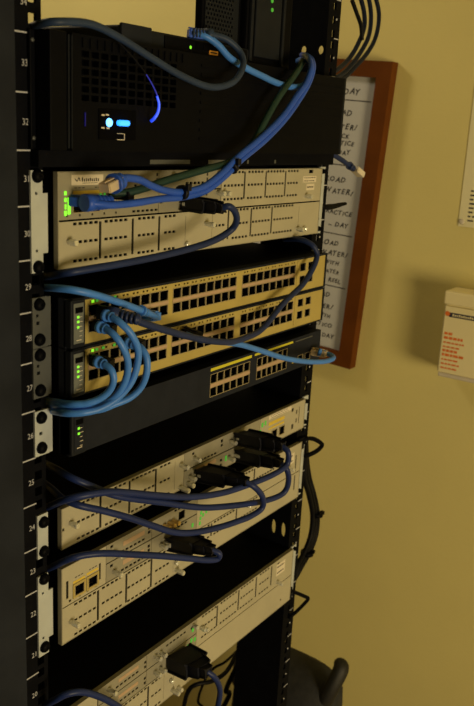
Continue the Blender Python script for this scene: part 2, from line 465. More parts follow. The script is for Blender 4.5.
for x in (.045, .058, -.030): thumbscrew(c, x, 1.1570, r=.0028)
led(c, .0400, 1.1580, s=.0016, h=.0035, m='ledgd')
sticker(c, -.018, .020, 1.1590, 1.1640, -.0075, marks=False, m='goldstrip')
p = blank(B, 112, 222, 1147, 1188, m='beige', name='interface_panel', extra=[(140.7, 153.3, 1153.2, 1164.8), (158.7, 171.3, 1153.2, 1164.8), (188, 193, 1178, 1183), (190, 195, 1153, 1160), (200, 203, 1172, 1178), (200, 203, 1160, 1166), (207, 209, 1157, 1181)])
led(p, .1170, 1.1792, s=.0019, h=.0030, m='ledgd'); led(p, .1240, 1.1802, s=.0016, h=.0030, m='ledgd'); led(p, .113, 1.172, s=.0012, h=.002, m='ledgd')
sticker(p, .1320, .1860, 1.1820, 1.1872, -.0075, 2)
sticker(p, .1320, .1700, 1.1735, 1.1780, -.0075, marks=False, m='yellow', name='yellow_label')
sticker(p, .1320, .1700, 1.1680, 1.1705, -.0075, marks=False, m='yellow', name='yellow_label')
for x in (.1470, .1650): port(p, x, 1.1590, -.0076, 'up', .0130, .0120, .0105)

# ================================================================ router C (two units)
R3 = router('router', 'pale grey two-unit router with two square ports on its left and one serial plug', 1.0430, 1.1260, 0, 0)
ears(R3, 1.0400, 1.1260, (1.1220, 1.0490), (1.121, 1.047))
p = blank(R3, -222, -162, 1083.5, 1126, name='interface_panel', m='beige', extra=[(-216.5, -213.5, 1091, 1110), (-172, -169.5, 1092, 1110), (-213, -210, 1086, 1088.5), (-200, -197, 1086, 1088.5), (-189, -186, 1086, 1088.5), (-178, -175, 1086, 1088.5), (-205.8, -193.2, 1089.8, 1100.6), (-187.5, -174.9, 1089.8, 1100.6)])
sticker(p, -.2075, -.1915, 1.1035, 1.1060, -.0075, marks=False, m='yellow', name='yellow_label')
sticker(p, -.1895, -.1735, 1.1045, 1.1070, -.0075, marks=False, m='yellow', name='yellow_label')
for x in (-.1995, -.1812):
    mb = MB(); mb.plate(x - .0085, x + .0085, 1.0875, 1.1030, -.0085, -.0075, [(x - .0066, x + .0066, 1.0895, 1.1008)]); mb.obj('port_frame', M['gold'], p)
    port(p, x, 1.0952, -.0080, 'up', .0130, .0112, .0105)
mb = MB()
for xx in (-.205, -.201, -.197, -.186, -.182, -.178): mb.box(xx, xx + .0028, -.0077, -.0075, 1.109, 1.1098); 
mb.obj('print', M['ink'], p)
for z0, z1 in ((1105.2, 1126), (1083.5, 1104.6)):
    c = blank(R3, -162, -92, z0, z1, rows=(z0 + 4.5,), dx0=-146, dx1=-100, m='beige2', name='interface_cover', extra=[(-98, -94, z0 + 8, z0 + 11.5), (-98, -94, z0 + 13, z0 + 16.5), (-156, -152, z0 + 15, z0 + 18)])
    thumbscrew(c, -.151, z0 / 1000 + .0085, L=.012); sticker(c, -.137, -.104, z0 / 1000 + .010, z0 / 1000 + .015, -.0075, marks=False, m='goldstrip')
    c = blank(R3, -92, -12, z0, z1, m='beige2', name='interface_cover', rows=(z0 + 18.5,), dx0=-54, dx1=-26, extra=[(-46, -35, z0 + 4, z0 + 14)] if z0 > 1100 else [])
    for x in (-.072, -.064, -.057) if z0 > 1100 else (-.077, -.070): thumbscrew(c, x, z0 / 1000 + .008, r=.0030, m='brass' if z0 > 1100 else 'silver')
led(c, -.0200, 1.0935, s=.0016, h=.0026, m='ledgd')
p = blank(R3, -12, 222, 1083.5, 1126, vs=(106,), rows=(1123, 1108), dx0=60, dx1=160, extra=[(208, 211, 1086, 1110)])
for x, z in ((-.0050, 1.0965), (.0000, 1.0990), (-.004, 1.103), (.0060, 1.1010), (-.006, 1.0905)): led(p, x, z, s=.0016, h=.0022, m='ledgd')
sticker(p, .1860, .2040, 1.1010, 1.1160, -.0075, 2); thumbscrew(p, .190, 1.097)
p = blank(R3, -222, -44, 1043, 1083, vs=(-173, -131, -91), rows=(1080, 1062.5, 1046.5), dx0=-206, dx1=-60, fold=(-53,))
thumbscrew(p, -.2110, 1.0640, L=.012); thumbscrew(p, -.0480, 1.0480, L=.012); thumbscrew(p, -.0485, 1.0580, L=.004)
p = blank(R3, -44, 222, 1043, 1083, vs=(18, 70), rows=(1080.5, 1065), dx0=10, dx1=120, extra=[(208, 211, 1058, 1080)])
thumbscrew(p, .095, 1.0760, L=.005)

# ================================================================ router D (two units, lowest)
D = router('router', 'pale grey two-unit router lowest in the rack, half cut off by the bottom edge', .8790, .9610, 0, 0)
ears(D, .8780, .9600, (.955, .885), (.955, .885))
p = blank(D, -222, -172, 920, 961, name='interface_panel', m='beige', extra=[(-172, -169.5, 928, 945), (-205.8, -193.2, 924.6, 935.4), (-187.5, -174.9, 924.6, 935.4)])
sticker(p, -.206, -.178, .938, .942, -.0075, marks=False, m='yellow', name='yellow_label')
for x in (-.1995, -.1812): port(p, x, .9300, -.0078, 'up', .0130, .0112, .0105)
for z0, z1 in ((941, 961), (920, 940.4)):
    c = blank(D, -171, -94, z0, z1, rows=(z0 + 6.5,), dx0=-144, dx1=-102, m='beige2', name='interface_cover', extra=[(-98, -94.6, z0 + 10, z0 + 13.5), (-98, -94.6, z0 + 4, z0 + 7.5)])
    thumbscrew(c, -.156, z0 / 1000 + .012, L=.012); sticker(c, -.140, -.108, z0 / 1000 + .011, z0 / 1000 + .015, -.0075, marks=False, m='goldstrip')
    c = blank(D, -94, -2, z0, z1, m='beige2', name='interface_cover', rows=(z0 + 13,) if z0 > 930 else (), dx0=-60, dx1=-22, extra=[(-14, -11, z0 + 10, z0 + 13.5)])
    for x in (-.080, -.071): thumbscrew(c, x, z0 / 1000 + .0105, r=.0030, m='silver')
    if z0 > 930: thumbscrew(c, -.010, .9555, L=.008); thumbscrew(c, .006, .9440, L=.008)
for x, z in ((-.010, .9495), (-.005, .934), (-.012, .936), (-.018, .931)): led(c, x, z, s=.0018, h=.0026, m='ledgd')
p = blank(D, -2, 222, 920, 961, vs=(40, 87, 128, 166), rows=(958, 943.5, 929), dx0=8, dx1=168, extra=[(181, 187, 951, 956)])
sticker(p, .1790, .2010, .9360, .9540, -.0075, 2); thumbscrew(p, .1820, .9260); thumbscrew(p, .009, .9430)
p = blank(D, -222, -44, 879, 919.5, vs=(-173, -131, -90), rows=(917, 900, 883), dx0=-206, dx1=-62, fold=(-62,))
thumbscrew(p, -.2110, .900, L=.012); thumbscrew(p, -.0470, .8865, L=.012); thumbscrew(p, -.050, .902, L=.005)
p = blank(D, -44, 222, 879, 919.5, extra=[(195, 198, 890, 893)])
thumbscrew(p, -.036, .8830, L=.008)

# ================================================================ 48-port switches
def led_panel(root, x0, x1, z0, z1, y, leds, lcol='ledg', face='slateface'):
    p = MB().bbox(x0, x1, y - .004, y + .006, z0, z1, .0012).obj('light_panel', M['plastic2'], root)
    mb = MB(); mb.box(x0 + .003, x1 - .0025, y - .0043, y - .0040, z0 + .004, z1 - .003); mb.obj('face_label', M[face], p)
    mb = MB(); mb.box(x0 + .0048, x1 - .0038, y - .0046, y - .0043, z1 - .0115, z1 - .0065); mb.obj('button', M['void'], p)
    mb = MB()
    for k in range(5):
        mb.box(x0 + .0095, x0 + .0125 + (k % 2) * .001, y - .0045, y - .0043, z1 - .0155 - k * .0042, z1 - .0150 - k * .0042)
    mb.box(x0 + .006, x0 + .012, y - .0045, y - .0043, z0 + .0065, z0 + .0072)
    mb.obj('print', M['label'], p)
    for x, z in leds: led(p, x, z, y - .0044, .0012, lcol, .0011)
    return p
M['slateface'] = mat('grey_face_label', (.12, .135, .135), .5, noise=.06)
def switch48(label, z0, z1, bl):
    S = thing('network_switch', label, 'network switch', (0, .1, z0), 'gold 48-port switches')
    yf = -.0238
    MB().box(-.2225, .2200, yf + .012, .36, z0, z1).obj('chassis', M['lid'], S)
    mb = MB(); mb.box(-.2262, -.2085, yf + .004, yf + .0125, z0, z1)
    mb.box(-.2225, .2190, yf - .001, yf + .012, z1 - .0022, z1); mb.box(-.2225, .2190, yf - .001, yf + .012, z0, z0 + .0012)
    mb.box(.2190, .2212, yf - .0015, yf + .012, z0, z1)
    mb.obj('bezel', M['slate'], S)
    led_panel(S, -.2262, -.2088, z0 + .0005, z1 - .0005, yf + .001, [(-.2183, z1 - .0155), (-.2183, z1 - .0197), (-.2183, z1 - .0245)])
    zc = z0 + .0045                               # foot of the openings
    blocks = ((-.2030, -.0935), (-.0870, .0225), (.0330, .1470))
    H = [(a, b, z0 + .0105, z0 + .0360) for a, b in blocks]
    sf = [(x, z) for x in (.1640, .1830) for z in (z0 + .0155, z0 + .0310)]
    H += [(x - .0068, x + .0068, z - .0052, z + .0052) for x, z in sf]
    for a, b in blocks:
        pit = (b - a) / 8
        for k in range(8):
            for d in (-.0026, .0026):
                xc = a + pit * (k + .5) + d; H.append((xc - .0013, xc + .0013, z0 + .0376, z0 + .0394))
    pan = MB().plate(-.2085, .2190, z0 + .0012, z1 - .0022, yf, yf + .0012, H).obj('port_panel', M['gold'], S)
    for n, (a, b) in enumerate(blocks):
        zm = z0 + .02325
        bl_ = MB().box(a, b, yf - .0004, yf + .011, zm - .0017, zm + .0017).obj('port_block', M['goldstrip'], S)
        pit = (b - a) / 8
        for k in range(8):
            x = a + pit * (k + .5)
            port(bl_, x, z0 + .0305, yf + .0004, 'up', pit - .0004, .0108, .0108)
            port(bl_, x, z0 + .0159, yf + .0004, 'down', pit - .0004, .0106, .0108)
    for x, z in sf: port(pan, x, z, yf + .0004, 'sfp', .0136, .0104, .0115, 'uplink_port')
    mb = MB(); mb.plate(.1500, .1540, z0 + .004, z1 - .004, yf - .0005, yf, [])
    mb.obj('divider_strip', M['gold'], S)
    for x, on in ((-.1980, 1), (-.1928, .5), (-.1845, .5), (-.1700, .5)):
        led(pan, x + .0005, z0 + .0385, yf - .0001, .0016, 'ledg' if on == 1 else 'ledgd', .0013)
    mb = MB()
    for sx in (-1, 1):
        a, b = (-.2465, -.2300) if sx < 0 else (.2235, .2400)
        mb2 = MB(); mb2.plate(a, b, z0 - .001, z1 + .0005, -.002, -.0001, [(a + .004, a + .0075, (z0 + z1) / 2 - .0015, (z0 + z1) / 2 + .0015), (a + .004, a + .0065, z0 + .027, z0 + .0295)])
        if sx < 0: mb2.box(-.2300, -.2262, -.002, -.0001, z0, z1)
        e = mb2.obj('mounting_ear', M['eardark' if sx < 0 else 'ear'], S)
        for z in (bl if sx < 0 else [q for q in bl]): bolt(e, -.2395 if sx < 0 else .2355, z, -.002, .0056 if sx < 0 else .0032)
    return S
S1 = switch48('upper of the two gold switches with rows of 48 ports', 1.3470, 1.3905, (1.3850, 1.3540))
S2 = switch48('lower of the two gold 48-port switches, blue cables looping from its left ports', 1.3025, 1.3462, (1.3405, 1.3085))

# ================================================================ dark 24-port switch
S3 = thing('network_switch', 'dark slate grey switch with two yellow-lined port groups at its right', 'network switch', (0, .1, 1.249))
yf = -.0238; z0, z1 = 1.2490, 1.2905
MB().box(-.2225, .2225, yf + .012, .26, z0, z1).obj('chassis', M['lid'], S3)
g1, g2 = (-.0190, .0575), (.0720, .1400)
H = [(g1[0], g1[1], z0 + .0055, z0 + .0320), (g2[0], g2[1], z0 + .0055, z0 + .0320), (.1660, .1800, z0 + .007, z0 + .017), (.184, .198, z0 + .007, z0 + .017)]
mb = MB().plate(-.2262, .2225, z0, z1, yf, yf + .012, H)
mb.box(-.2262, -.2085, yf + .004, yf + .0125, z0, z1)
pan = mb.obj('port_panel', M['slate'], S3)
led_panel(S3, -.2262, -.2088, z0 + .0005, z1 - .0005, yf + .001, [(-.2183, z1 - .0155), (-.2183, z1 - .0205)], 'ledg', 'slate')
mb = MB(); mb.box(-.0190, .0600, yf - .0003, yf, z0 + .0355, z0 + .0388); mb.obj('yellow_line', M['yelline'], pan)
mb = MB(); mb.box(.0665, .1520, yf - .0003, yf, z0 + .0362, z0 + .0388); mb.obj('yellow_line', M['yelline'], pan)
mb = MB(); mb.box(.1580, .2000, yf - .0003, yf, z0 + .0362, z0 + .0375); mb.obj('print', M['eardark'], pan)
for a, b in (g1, g2):
    bk = MB().box(a, b, yf - .0004, yf + .011, z0 + .0168, z0 + .0208).obj('port_block', M['goldstrip'], S3)
    pit = (b - a) / 6
    for k in range(6):
        x = a + pit * (k + .5)
        port(bk, x, z0 + .0264, yf + .0004, 'up', pit - .0002, .0110, .0108)
        port(bk, x, z0 + .0111, yf + .0004, 'down', pit - .0002, .0110, .0108)
for x in (.1730, .1910): port(pan, x, z0 + .0120, yf + .0004, 'down', .0138, .0098, .0108)
sticker(pan, .1530, .1640, z0 + .0095, z0 + .0125, yf, marks=False, m='yellow', name='yellow_label')
for sx in (-1, 1):
    a, b = (-.2465, -.2300) if sx < 0 else (.2235, .2400)
    mb2 = MB(); mb2.plate(a, b, z0 - .0005, z1 + .0005, -.002, -.0001, [(a + .005, a + .0085, z0 + .019, z0 + .022)])
    if sx < 0: mb2.box(-.2300, -.2262, -.002, -.0001, z0, z1)
    e = mb2.obj('mounting_ear', M['ear' if sx < 0 else 'black'], S3)
    for z in (1.2845, 1.2560): bolt(e, -.2395 if sx < 0 else .2355, z, -.002, .0056 if sx < 0 else .0032)

# ================================================================ shelf and server
sh = thing('rack_shelf', 'thin black shelf under the black server, above the top router', 'shelf', (0, .1, 1.4985))
MB().box(-.225, .219, -.008, .42, 1.5085, 1.5115).obj('tray', M['black'], sh)
mb = MB(); mb.box(-.245, .245, -.010, -.0005, 1.4985, 1.5118); mb.obj('front_lip', M['black'], sh)
for x0, x1 in ((-.020, .010), (.050, .053), (.105, .108), (-.11, -.05)):
    MB().box(x0, x1, -.0104, -.010, 1.5005, 1.5045).obj('bracket_tab', M['eardark'], sh)

SV = thing('rack_server', 'black two-unit server with honeycomb front and glowing blue lights', 'server', (0, .2, 1.512))
Z0, Z1 = 1.5120, 1.6030
MB().box(-.2185, .2185, .001, .60, Z0, Z1).obj('chassis', M['lid'], SV)
yf = -.020
# front bezel with a grid of square openings
H = []
for i in range(11):
    for k in range(6):
        x = -.2075 + i * .0112; z = Z0 + .0400 + k * .0068
        H.append((x, x + .0084, z, z + .0048))
mb = MB().plate(-.2180, .2410, Z0, Z1, yf, yf + .006, H)
for k in range(16):        # ribs along the upper edge
    x = -.2070 + k * .0085; mb.box(x, x + .003, yf - .0012, yf, Z1 - .0100, Z1 - .0025)
for k in range(9):         # long ridges on the right half
    z = Z0 + .012 + k * .0085; mb.box(-.050, .2360, yf - .0008, yf, z, z + .0025)
mb.box(-.2180, .2410, yf + .006, .001, Z1 - .002, Z1); mb.box(-.2180, .2410, yf + .006, .001, Z0, Z0 + .002)
bz = mb.obj('bezel', M['plastic'], SV)
mb = MB(); mb.lathe((.2410, yf + .0060, Z0), (0, 0, 1), [(0, .0065), (Z1 - Z0, .0065)], 20, True); mb.box(.2345, .2475, yf + .006, .0010, Z0, Z1)
mb.obj('end_cap', M['plastic2'], SV)
mb = MB(); mb.bbox(-.2425, -.2245, yf - .0015, -.0045, Z0, Z1, .001); hb = mb.obj('handle_bar', M['plastic'], SV)
mb = MB(); mb.box(-.2240, -.2228, yf - .0022, yf + .004, Z0 + .002, Z1 - .002); mb.box(-.2200, -.2192, yf - .0018, yf + .004, Z0 + .002, Z1 - .002); mb.obj('highlight_line', M['plastic2'], hb)  # paler strips stand in for highlights along the bezel edge
e = MB().bbox(-.2470, -.2180, -.0040, -.0005, Z0, Z1, .0008).obj('mounting_ear', M['plastic'], SV)
for z in (Z1 - .008, Z0 + .009):
    mb = MB(); mb.lathe((-.2447, -.004, z), (0, -1, 0), [(0, .0018), (.0010, .0016), (.0013, .0006)], 12, True); mb.obj('screw', M['eardark'], e)
MB().bbox(-.1880, -.1420, yf - .0010, yf, Z0 + .0100, Z0 + .0350, .0004).obj('control_panel', M['void'], SV)
c = MB(); c.lathe((-.1762, yf - .001, Z0 + .0240), (0, -1, 0), [(0, .0036), (.0012, .0032), (.0018, .0016)], 18, True); cl = c.obj('power_light', M['ledb'], SV)
c = MB(); c.bbox(-.1685, -.1548, yf - .0068, yf - .001, Z0 + .0216, Z0 + .0266, .0022, 3); c.obj('lit_tab', M['ledc'], SV)
mb = MB()
for x, z in ((-.184, .0292), (-.179, .0296), (-.184, .0188), (-.178, .0188)): mb.box(x - .0015, x + .0022, yf - .0013, yf - .001, Z0 + z, Z0 + z + .0012)
mb.box(-.1665, -.1575, yf - .0013, yf - .001, Z0 + .0098, Z0 + .0104); mb.box(-.1575, -.1568, yf - .0013, yf - .001, Z0 + .0098, Z0 + .0150); mb.box(-.1665, -.1575, yf - .0013, yf - .001, Z0 + .0150, Z0 + .0154)
mb.obj('print', M['label'], SV)
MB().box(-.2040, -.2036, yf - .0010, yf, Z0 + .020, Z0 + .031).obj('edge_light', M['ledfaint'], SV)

# ---------------- things standing on the server
md = thing('modem', 'flat dark modem on the server with one green light and an orange label', 'modem', (-.04, .05, Z1))
MB().bbox(-.1400, .0620, .002, .12, Z1, 1.6195, .003, 3).obj('body', M['plastic2'], md)
mb = MB(); mb.bbox(-.080, .0560, .0005, .003, Z1 + .0015, 1.6175, .0008); f = mb.obj('front_panel', M['plastic'], md)
mb = MB(); mb.bbox(-.1398, -.100, -.0005, .003, Z1 + .001, 1.6210, .0008); mb.obj('end_panel', M['duct'], md)
mb = MB(); mb.lathe((-.0418, .001, 1.6105), (0, -1, 0), [(0, .0017), (.0008, .0015)], 12); mb.obj('indicator_light', M['ledg'], md)
MB().bbox(-.0120, .0025, -.0002, .001, 1.6068, 1.6110, .0004).obj('orange_label', M['orange'], md)
mb = MB(); mb.box(-.0105, .0010, -.0004, -.0002, 1.6083, 1.6096); mb.obj('print', M['ink'], md)
mb = MB()
for k in range(6): mb.box(-.047 + k * .0052, -.0440 + k * .0052, .0002, .0006, 1.6047, 1.6056)
mb.obj('print', M['cab_grey'], md)
mb = MB()
for k in range(4): mb.box(-.034 + k * .012, -.0235 + k * .012, -.0001, .0006, 1.6100, 1.6170)
mb.obj('socket_row', M['void'], md)

t1 = thing('speaker_tower', 'black box with perforated grille standing on the server', 'electronic box', (.02, .06, Z1))
t = bmesh.new(); bmesh.ops.create_cube(t, size=1)
for v in t.verts:
    f = v.co.y + .5
    v.co = Vector((.0560 if v.co.x > 0 else -.0020 + .052 * f, .020 + f * .045, Z1 if v.co.z < 0 else 1.80))
mb = MB(); mb.merge(t); mb.bbox(-.0110, .0560, .0115, .0215, Z1, 1.80, .002, 3); mb.obj('cabinet', M['plastic'], t1)
mb = MB()
H = []
for i in range(9):
    for k in range(40): 
        x = -.0060 + i * .0052 + (k % 2) * .0026; z = 1.626 + k * .0042
        H.append((x - .0014, x + .0014, z - .0012, z + .0012))
mb.plate(-.0080, .0490, 1.622, 1.795, .0100, .0115, H); mb.obj('grille', M['plastic2'], t1)
t2 = thing('network_appliance', 'tall black box with two green lights next to the rack post', 'electronic box', (.11, .06, Z1))
MB().bbox(.0580, .1480, .0040, .065, Z1, 1.80, .004, 3).obj('cabinet', M['plastic'], t2)
mb = MB(); mb.bbox(.0700, .1200, .0015, .0045, Z1 + .010, 1.79, .001); mb.obj('front_panel', M['plastic2'], t2)
mb = MB(); mb.bbox(.0600, .0650, .0005, .0045, Z1 + .004, 1.79, .001); mb.bbox(.1230, .1275, .0005, .0045, Z1 + .004, 1.79, .001); mb.obj('side_rail', M['plastic2'], t2)
for px, py in ((272, 1), (272, 10)):
    q = at(px, py, .0014); mb = MB(); mb.lathe(q, (0, -1, 0), [(0, .0022), (.0008, .0020)], 12); mb.obj('indicator_light', M['ledgd'], t2)

# small set of each unit in its ears
for o_, dx, dz in ((S1, 0, -.0012), (S2, 0, -.0014), (S3, .0008, -.0030), (B, .0022, -.0010), (R3, .0018, -.0008), (D, .0010, 0)):
    o_.location.x += dx; o_.location.z += dz

# ================================================================ cables
def P(*pts): return [at(x, y, Y) for x, y, Y in pts]
def cable(name, label, pts, r, m, cat='cable', group=None, pre=(), post_=(), **kw):
    return tag(MB().tube(list(pre) + P(*pts) + list(post_), r, 12, **kw).obj(name, M[m]), label, cat, group)
def boot(mb, p, d, r=.0052, L=.020, ribs=5):
    prof = [(0, r * 1.25), (L * .3, r * 1.2)]
    for k in range(ribs):
        t = .3 + .7 * k / ribs
        prof += [(L * t, r * (1.15 - .25 * k / ribs)), (L * (t + .08), r * (1.15 - .25 * k / ribs)), (L * (t + .082), r * .62), (L * (t + .138), r * .62)]
    mb.lathe(p, d, prof, 16, True)
def rjplug(parent, p, d, m='clear', L=.020, wd=.0116, ht=.0080, tail=.0):
    """plug body starting at p and running along d"""
    d = Vector(d).normalized(); up = Vector((0, 0, 1)); s = d.cross(up).normalized(); up = s.cross(d)
    t = bmesh.new(); bmesh.ops.create_cube(t, size=1)
    bmesh.ops.bevel(t, geom=t.edges[:], offset=.06, segments=2, affect='EDGES')
    for v in t.verts: v.co = Vector(p) + d * ((v.co.x + .5) * L) + s * (v.co.y * wd) + up * (v.co.z * ht)
    mb = MB(); mb.merge(t)
    t = bmesh.new(); bmesh.ops.create_cube(t, size=1)
    for v in t.verts: v.co = Vector(p) + d * ((v.co.x + .5) * L * .8) + s * (v.co.y * wd * .35) + up * (v.co.z * ht * .12 + ht * .62)
    mb.merge(t)
    return mb.obj('plug', M[m], parent)
def patch(label, pts, r, m, plug=None, boots=(), group=None, bootm=None, cat='network cable', plugm='conn'):
    """cord with its plug(s): a thing with parts; plug = list of (point, direction)"""
    Q = P(*pts)
    root = thing('patch_cable', label, cat, Q[0], group)
    MB().tube(Q, r, 12).obj('cord', M[m], root)
    for b in boots:
        mb = MB(); boot(mb, *b); mb.obj('boot', M[bootm or m], root)
    for pp in (plug or []): rjplug(root, pp[0], pp[1], pp[2] if len(pp) > 2 else plugm)
    return root

# --- top: modem cables
patch('grey-blue cable arching over the server front in a long loop to the modem',
      [(20, 33, .05), (34, 26, .0), (55, 22, -.028), (90, 24, -.032), (120, 38, -.034), (150, 57, -.036), (182, 76, -.040), (211, 87, -.044), (233, 82, -.042), (243, 66, -.036), (240, 52, -.028), (226, 39, -.020), (208, 34, -.012)],
      .0032, 'cab_grey', boots=[(at(212, 35, -.014), at(190, 33, -.002) - at(212, 35, -.014), .0048, .022)])
patch('bright blue cable from the modem dipping to the right and over the server edge',
      [(190, 33, .000), (205, 36, -.012), (218, 45, -.018), (230, 58, -.022), (246, 68, -.027), (262, 76, -.030), (277, 83, -.032), (292, 87, -.034), (304, 85, -.034), (310, 75, -.033), (312, 66, -.030), (308, 60.5, -.018), (302, 59.5, .004), (298, 61, .03)],
      .0034, 'cab_blue', plug=[(at(188, 33, .0015), at(200, 35, -.006) - at(188, 33, .0015), 'cab_blue2')])
Q = P((110, 35, -.030), (128, 52, -.031), (140, 66, -.032), (147, 75, -.032), (154, 88, -.032), (157, 96, -.032))
cd = thing('thin_cord', 'thin black cord across the server grille with its tip lit blue', 'cord', Q[0])
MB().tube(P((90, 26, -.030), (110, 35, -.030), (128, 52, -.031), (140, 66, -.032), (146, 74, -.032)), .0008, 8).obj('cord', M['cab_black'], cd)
MB().tube(P((146, 74, -.032), (152, 84, -.032), (157, 95, -.032), (159, 104, -.032), (158, 112, -.031), (154.5, 118, -.029), (151.5, 121, -.0225)), lambda t: .0005 + .0005 * t, 8).obj('lit_end', M['cordglowdim'], cd)
MB().tube(P((157, 96, -.0322), (159, 104, -.0322), (158, 112, -.0312), (154.5, 118, -.0292), (151.5, 121, -.0226)), lambda t: .0010 + .0005 * t, 8).obj('lit_tip', M['cordglow'], cd)

# --- bundle rising from router A over the server's right end
patch('royal blue cable plugged in low at left of top router, rising in a tied bundle',
      [(88, 203, -.030), (100, 204, -.034), (112, 205, -.036), (135, 203, -.038), (160, 199, -.040), (182, 197, -.041), (205, 191, -.042), (224, 177, -.043), (241, 160, -.044), (265, 140, -.045), (285, 119, -.044), (300, 98, -.042), (309, 82, -.040), (313, 68, -.036), (311, 59, -.022), (306, 57, .004), (302, 60, .03)],
      .0033, 'cab_blue2', boots=[(at(84, 203, -.027), (1, -.12, 0), .0060, .030)],
      plug=[(at(72, 201, -.0075), Vector((.25, -1, 0)), 'cab_blue2')])
patch('royal blue cable ending in a loose clear plug in front of the top router',
      [(117, 180, -.050), (127, 178, -.046), (140, 180, -.043), (152, 186, -.041), (165, 190.5, -.041), (182, 192, -.042), (203, 187, -.043), (222, 173, -.045), (238, 157, -.046), (262, 137, -.047), (282, 117, -.046), (297, 96, -.044), (306, 83, -.042), (311, 68, -.038), (308, 57, -.022), (302, 55, .006)],
      .0033, 'cab_blue2', boots=[(at(113, 184, -.050), at(127, 178.5, -.047) - at(113, 184, -.050), .0068, .015, 2)],
      plug=[(at(104, 188.5, -.051), at(113, 184, -.050) - at(104, 188.5, -.051), 'clear')])
patch('dark green cable running behind the blue ones up the server face',
      [(112, 194, -.020), (130, 192, -.026), (148, 187, -.030), (165, 181, -.033), (185, 175, -.035), (207, 169, -.037), (228, 163, -.039), (243, 154, -.040), (255, 140, -.041), (265, 121, -.041), (278, 98, -.040), (293, 77, -.036), (299, 68, -.030), (303, 60, .0), (300, 60, .03)],
      .0036, 'cab_green', plug=[(at(112, 194, -.0085), (.2, -1, 0), 'conn')])
for (x, y, Y), d in (((182, 192.5, -.0415), (1, 0, .05)), ((232, 167, -.0435), (1, 0, .75))):
    c = at(x, y, Y); d = Vector(d).normalized(); mb = MB()
    mb.lathe(c - d * .0022, d, [(0, .0070), (.0044, .0070)], 16, True)
    mb.bbox(c.x - .0028, c.x + .0028, c.y - .0095, c.y - .0055, c.z + .002, c.z + .0085, .0006)
    tg = mb.obj('cable_tie', M['conn'])
    tag(tg, 'black cable tie around the blue bundle, the %s of the two' % ('left' if x < 200 else 'right'), 'cable tie', 'ties on the blue bundle')

# --- serial plugs with their cables
def serial(label, base, tip, pts, group='black serial plugs and navy cables', wd=.022, ht=.0118, m='cab_navy', r=.0034, yb=-.0078, shell=True):
    """plug body from the panel point 'base' (px,py) to tip (px,py,Y)"""
    p0 = at(base[0], base[1], yb); p1 = at(*tip)
    root = thing('serial_cable', label, 'cable', p0, group)
    d = (p1 - p0); L = d.length; d.normalize(); s = d.cross(Vector((0, 0, 1))).normalized(); up = s.cross(d)
    def blk(a, b, w0, w1, h0, h1, bev, seg=2):
        t = bmesh.new(); bmesh.ops.create_cube(t, size=1); 
        for v in t.verts:
            f = v.co.x + .5; v.co = p0 + d * (a + (b - a) * f) + s * (v.co.y * (w0 + (w1 - w0) * f)) + up * (v.co.z * (h0 + (h1 - h0) * f))
        bmesh.ops.bevel(t, geom=t.edges[:], offset=bev, segments=seg, affect='EDGES'); return t
    mb = MB(); mb.merge(blk(L * .10, L * .62, wd, wd * .92, ht, ht, .0018)); mb.merge(blk(L * .60, L * .86, wd * .70, wd * .50, ht * .92, ht * .85, .0018))
    mb.merge(blk(L * .84, L, wd * .36, wd * .30, ht * .7, ht * .6, .0012))
    cn = mb.obj('connector', M['conn'], root)
    mb = MB(); mb.merge(blk(0, L * .10, wd * .72, wd * .72, ht * .8, ht * .8, .0006)); mb.obj('plug_shell', M['eardark'], cn)
    mb = MB()
    for sx in (-1, 1): mb.lathe(p0 + s * sx * wd * .42 + d * .0005, d, [(0, .0013), (L * .09, .0013), (L * .1, .0024), (L * .16, .0024)], 10)
    mb.obj('jack_screw', M['silver'], cn)
    Q = [p0 + d * (L * .95)] + P(*pts)
    MB().tube(Q, r, 12).obj('cord', M[m], root)
    return root
serial('black plug and dark cable across the middle of the top router', (186, 203), (223, 208.5, -.060),
       [(229, 206.5, -.064), (235, 212, -.064), (236.5, 221, -.062), (231, 230, -.056), (215, 240, -.050), (192, 248, -.044), (160, 256, -.040), (125, 263, -.036), (90, 269, -.030), (66, 273, -.020), (50, 276, .01), (42, 277, .04)], m='cab_dark', wd=.020, ht=.0100, group=None)
serial('black plug highest of three in the one-unit router, its cable sweeping far left', (239, 436), (283, 446, -.082),
       [(288, 452, -.088), (287.5, 463, -.088), (281, 470, -.086), (268, 477, -.080), (249, 484.5, -.074), (222, 493, -.066), (190, 497, -.060), (152, 495, -.055), (131, 493, -.052), (108, 492, -.048), (81, 496, -.040), (62, 501, -.025), (50, 506, .005), (40, 510, .04)])
serial('black plug just below the highest one in the one-unit router', (240, 453), (281, 463, -.078),
       [(286.5, 469, -.084), (288.5, 481, -.084), (283.5, 493, -.080), (268, 500, -.074), (243, 504.5, -.068), (211, 507.5, -.062), (190, 506.5, -.058), (163, 502.5, -.054), (131, 498.5, -.048), (112, 494.5, -.042), (93, 487, -.034), (72, 478, -.022), (56, 469, .005), (44, 463, .04)])
serial('black plug nearest the middle of the one-unit router, lowest of its three', (199, 472), (247, 482, -.076),
       [(255, 487.5, -.082), (262.5, 497, -.082), (262, 508, -.080), (251, 516, -.076), (240, 520.5, -.072), (220, 527, -.066), (194, 532.5, -.060), (173, 532, -.056), (152, 525.5, -.052), (130, 518, -.046), (104, 511, -.038), (78, 505, -.028), (62, 498, -.010), (52, 489, .012), (40, 480, .04)])
serial('black plug in the two-port router, its cable running level to the left post', (171, 540), (213, 550, -.070),
       [(219, 553.5, -.074), (217, 559, -.072), (206, 560, -.068), (190, 558.5, -.062), (162, 556, -.054), (130, 554.3, -.046), (105, 553.3, -.040), (85, 555, -.032), (68, 559.5, -.022), (54, 566, .0), (42, 571, .03)])
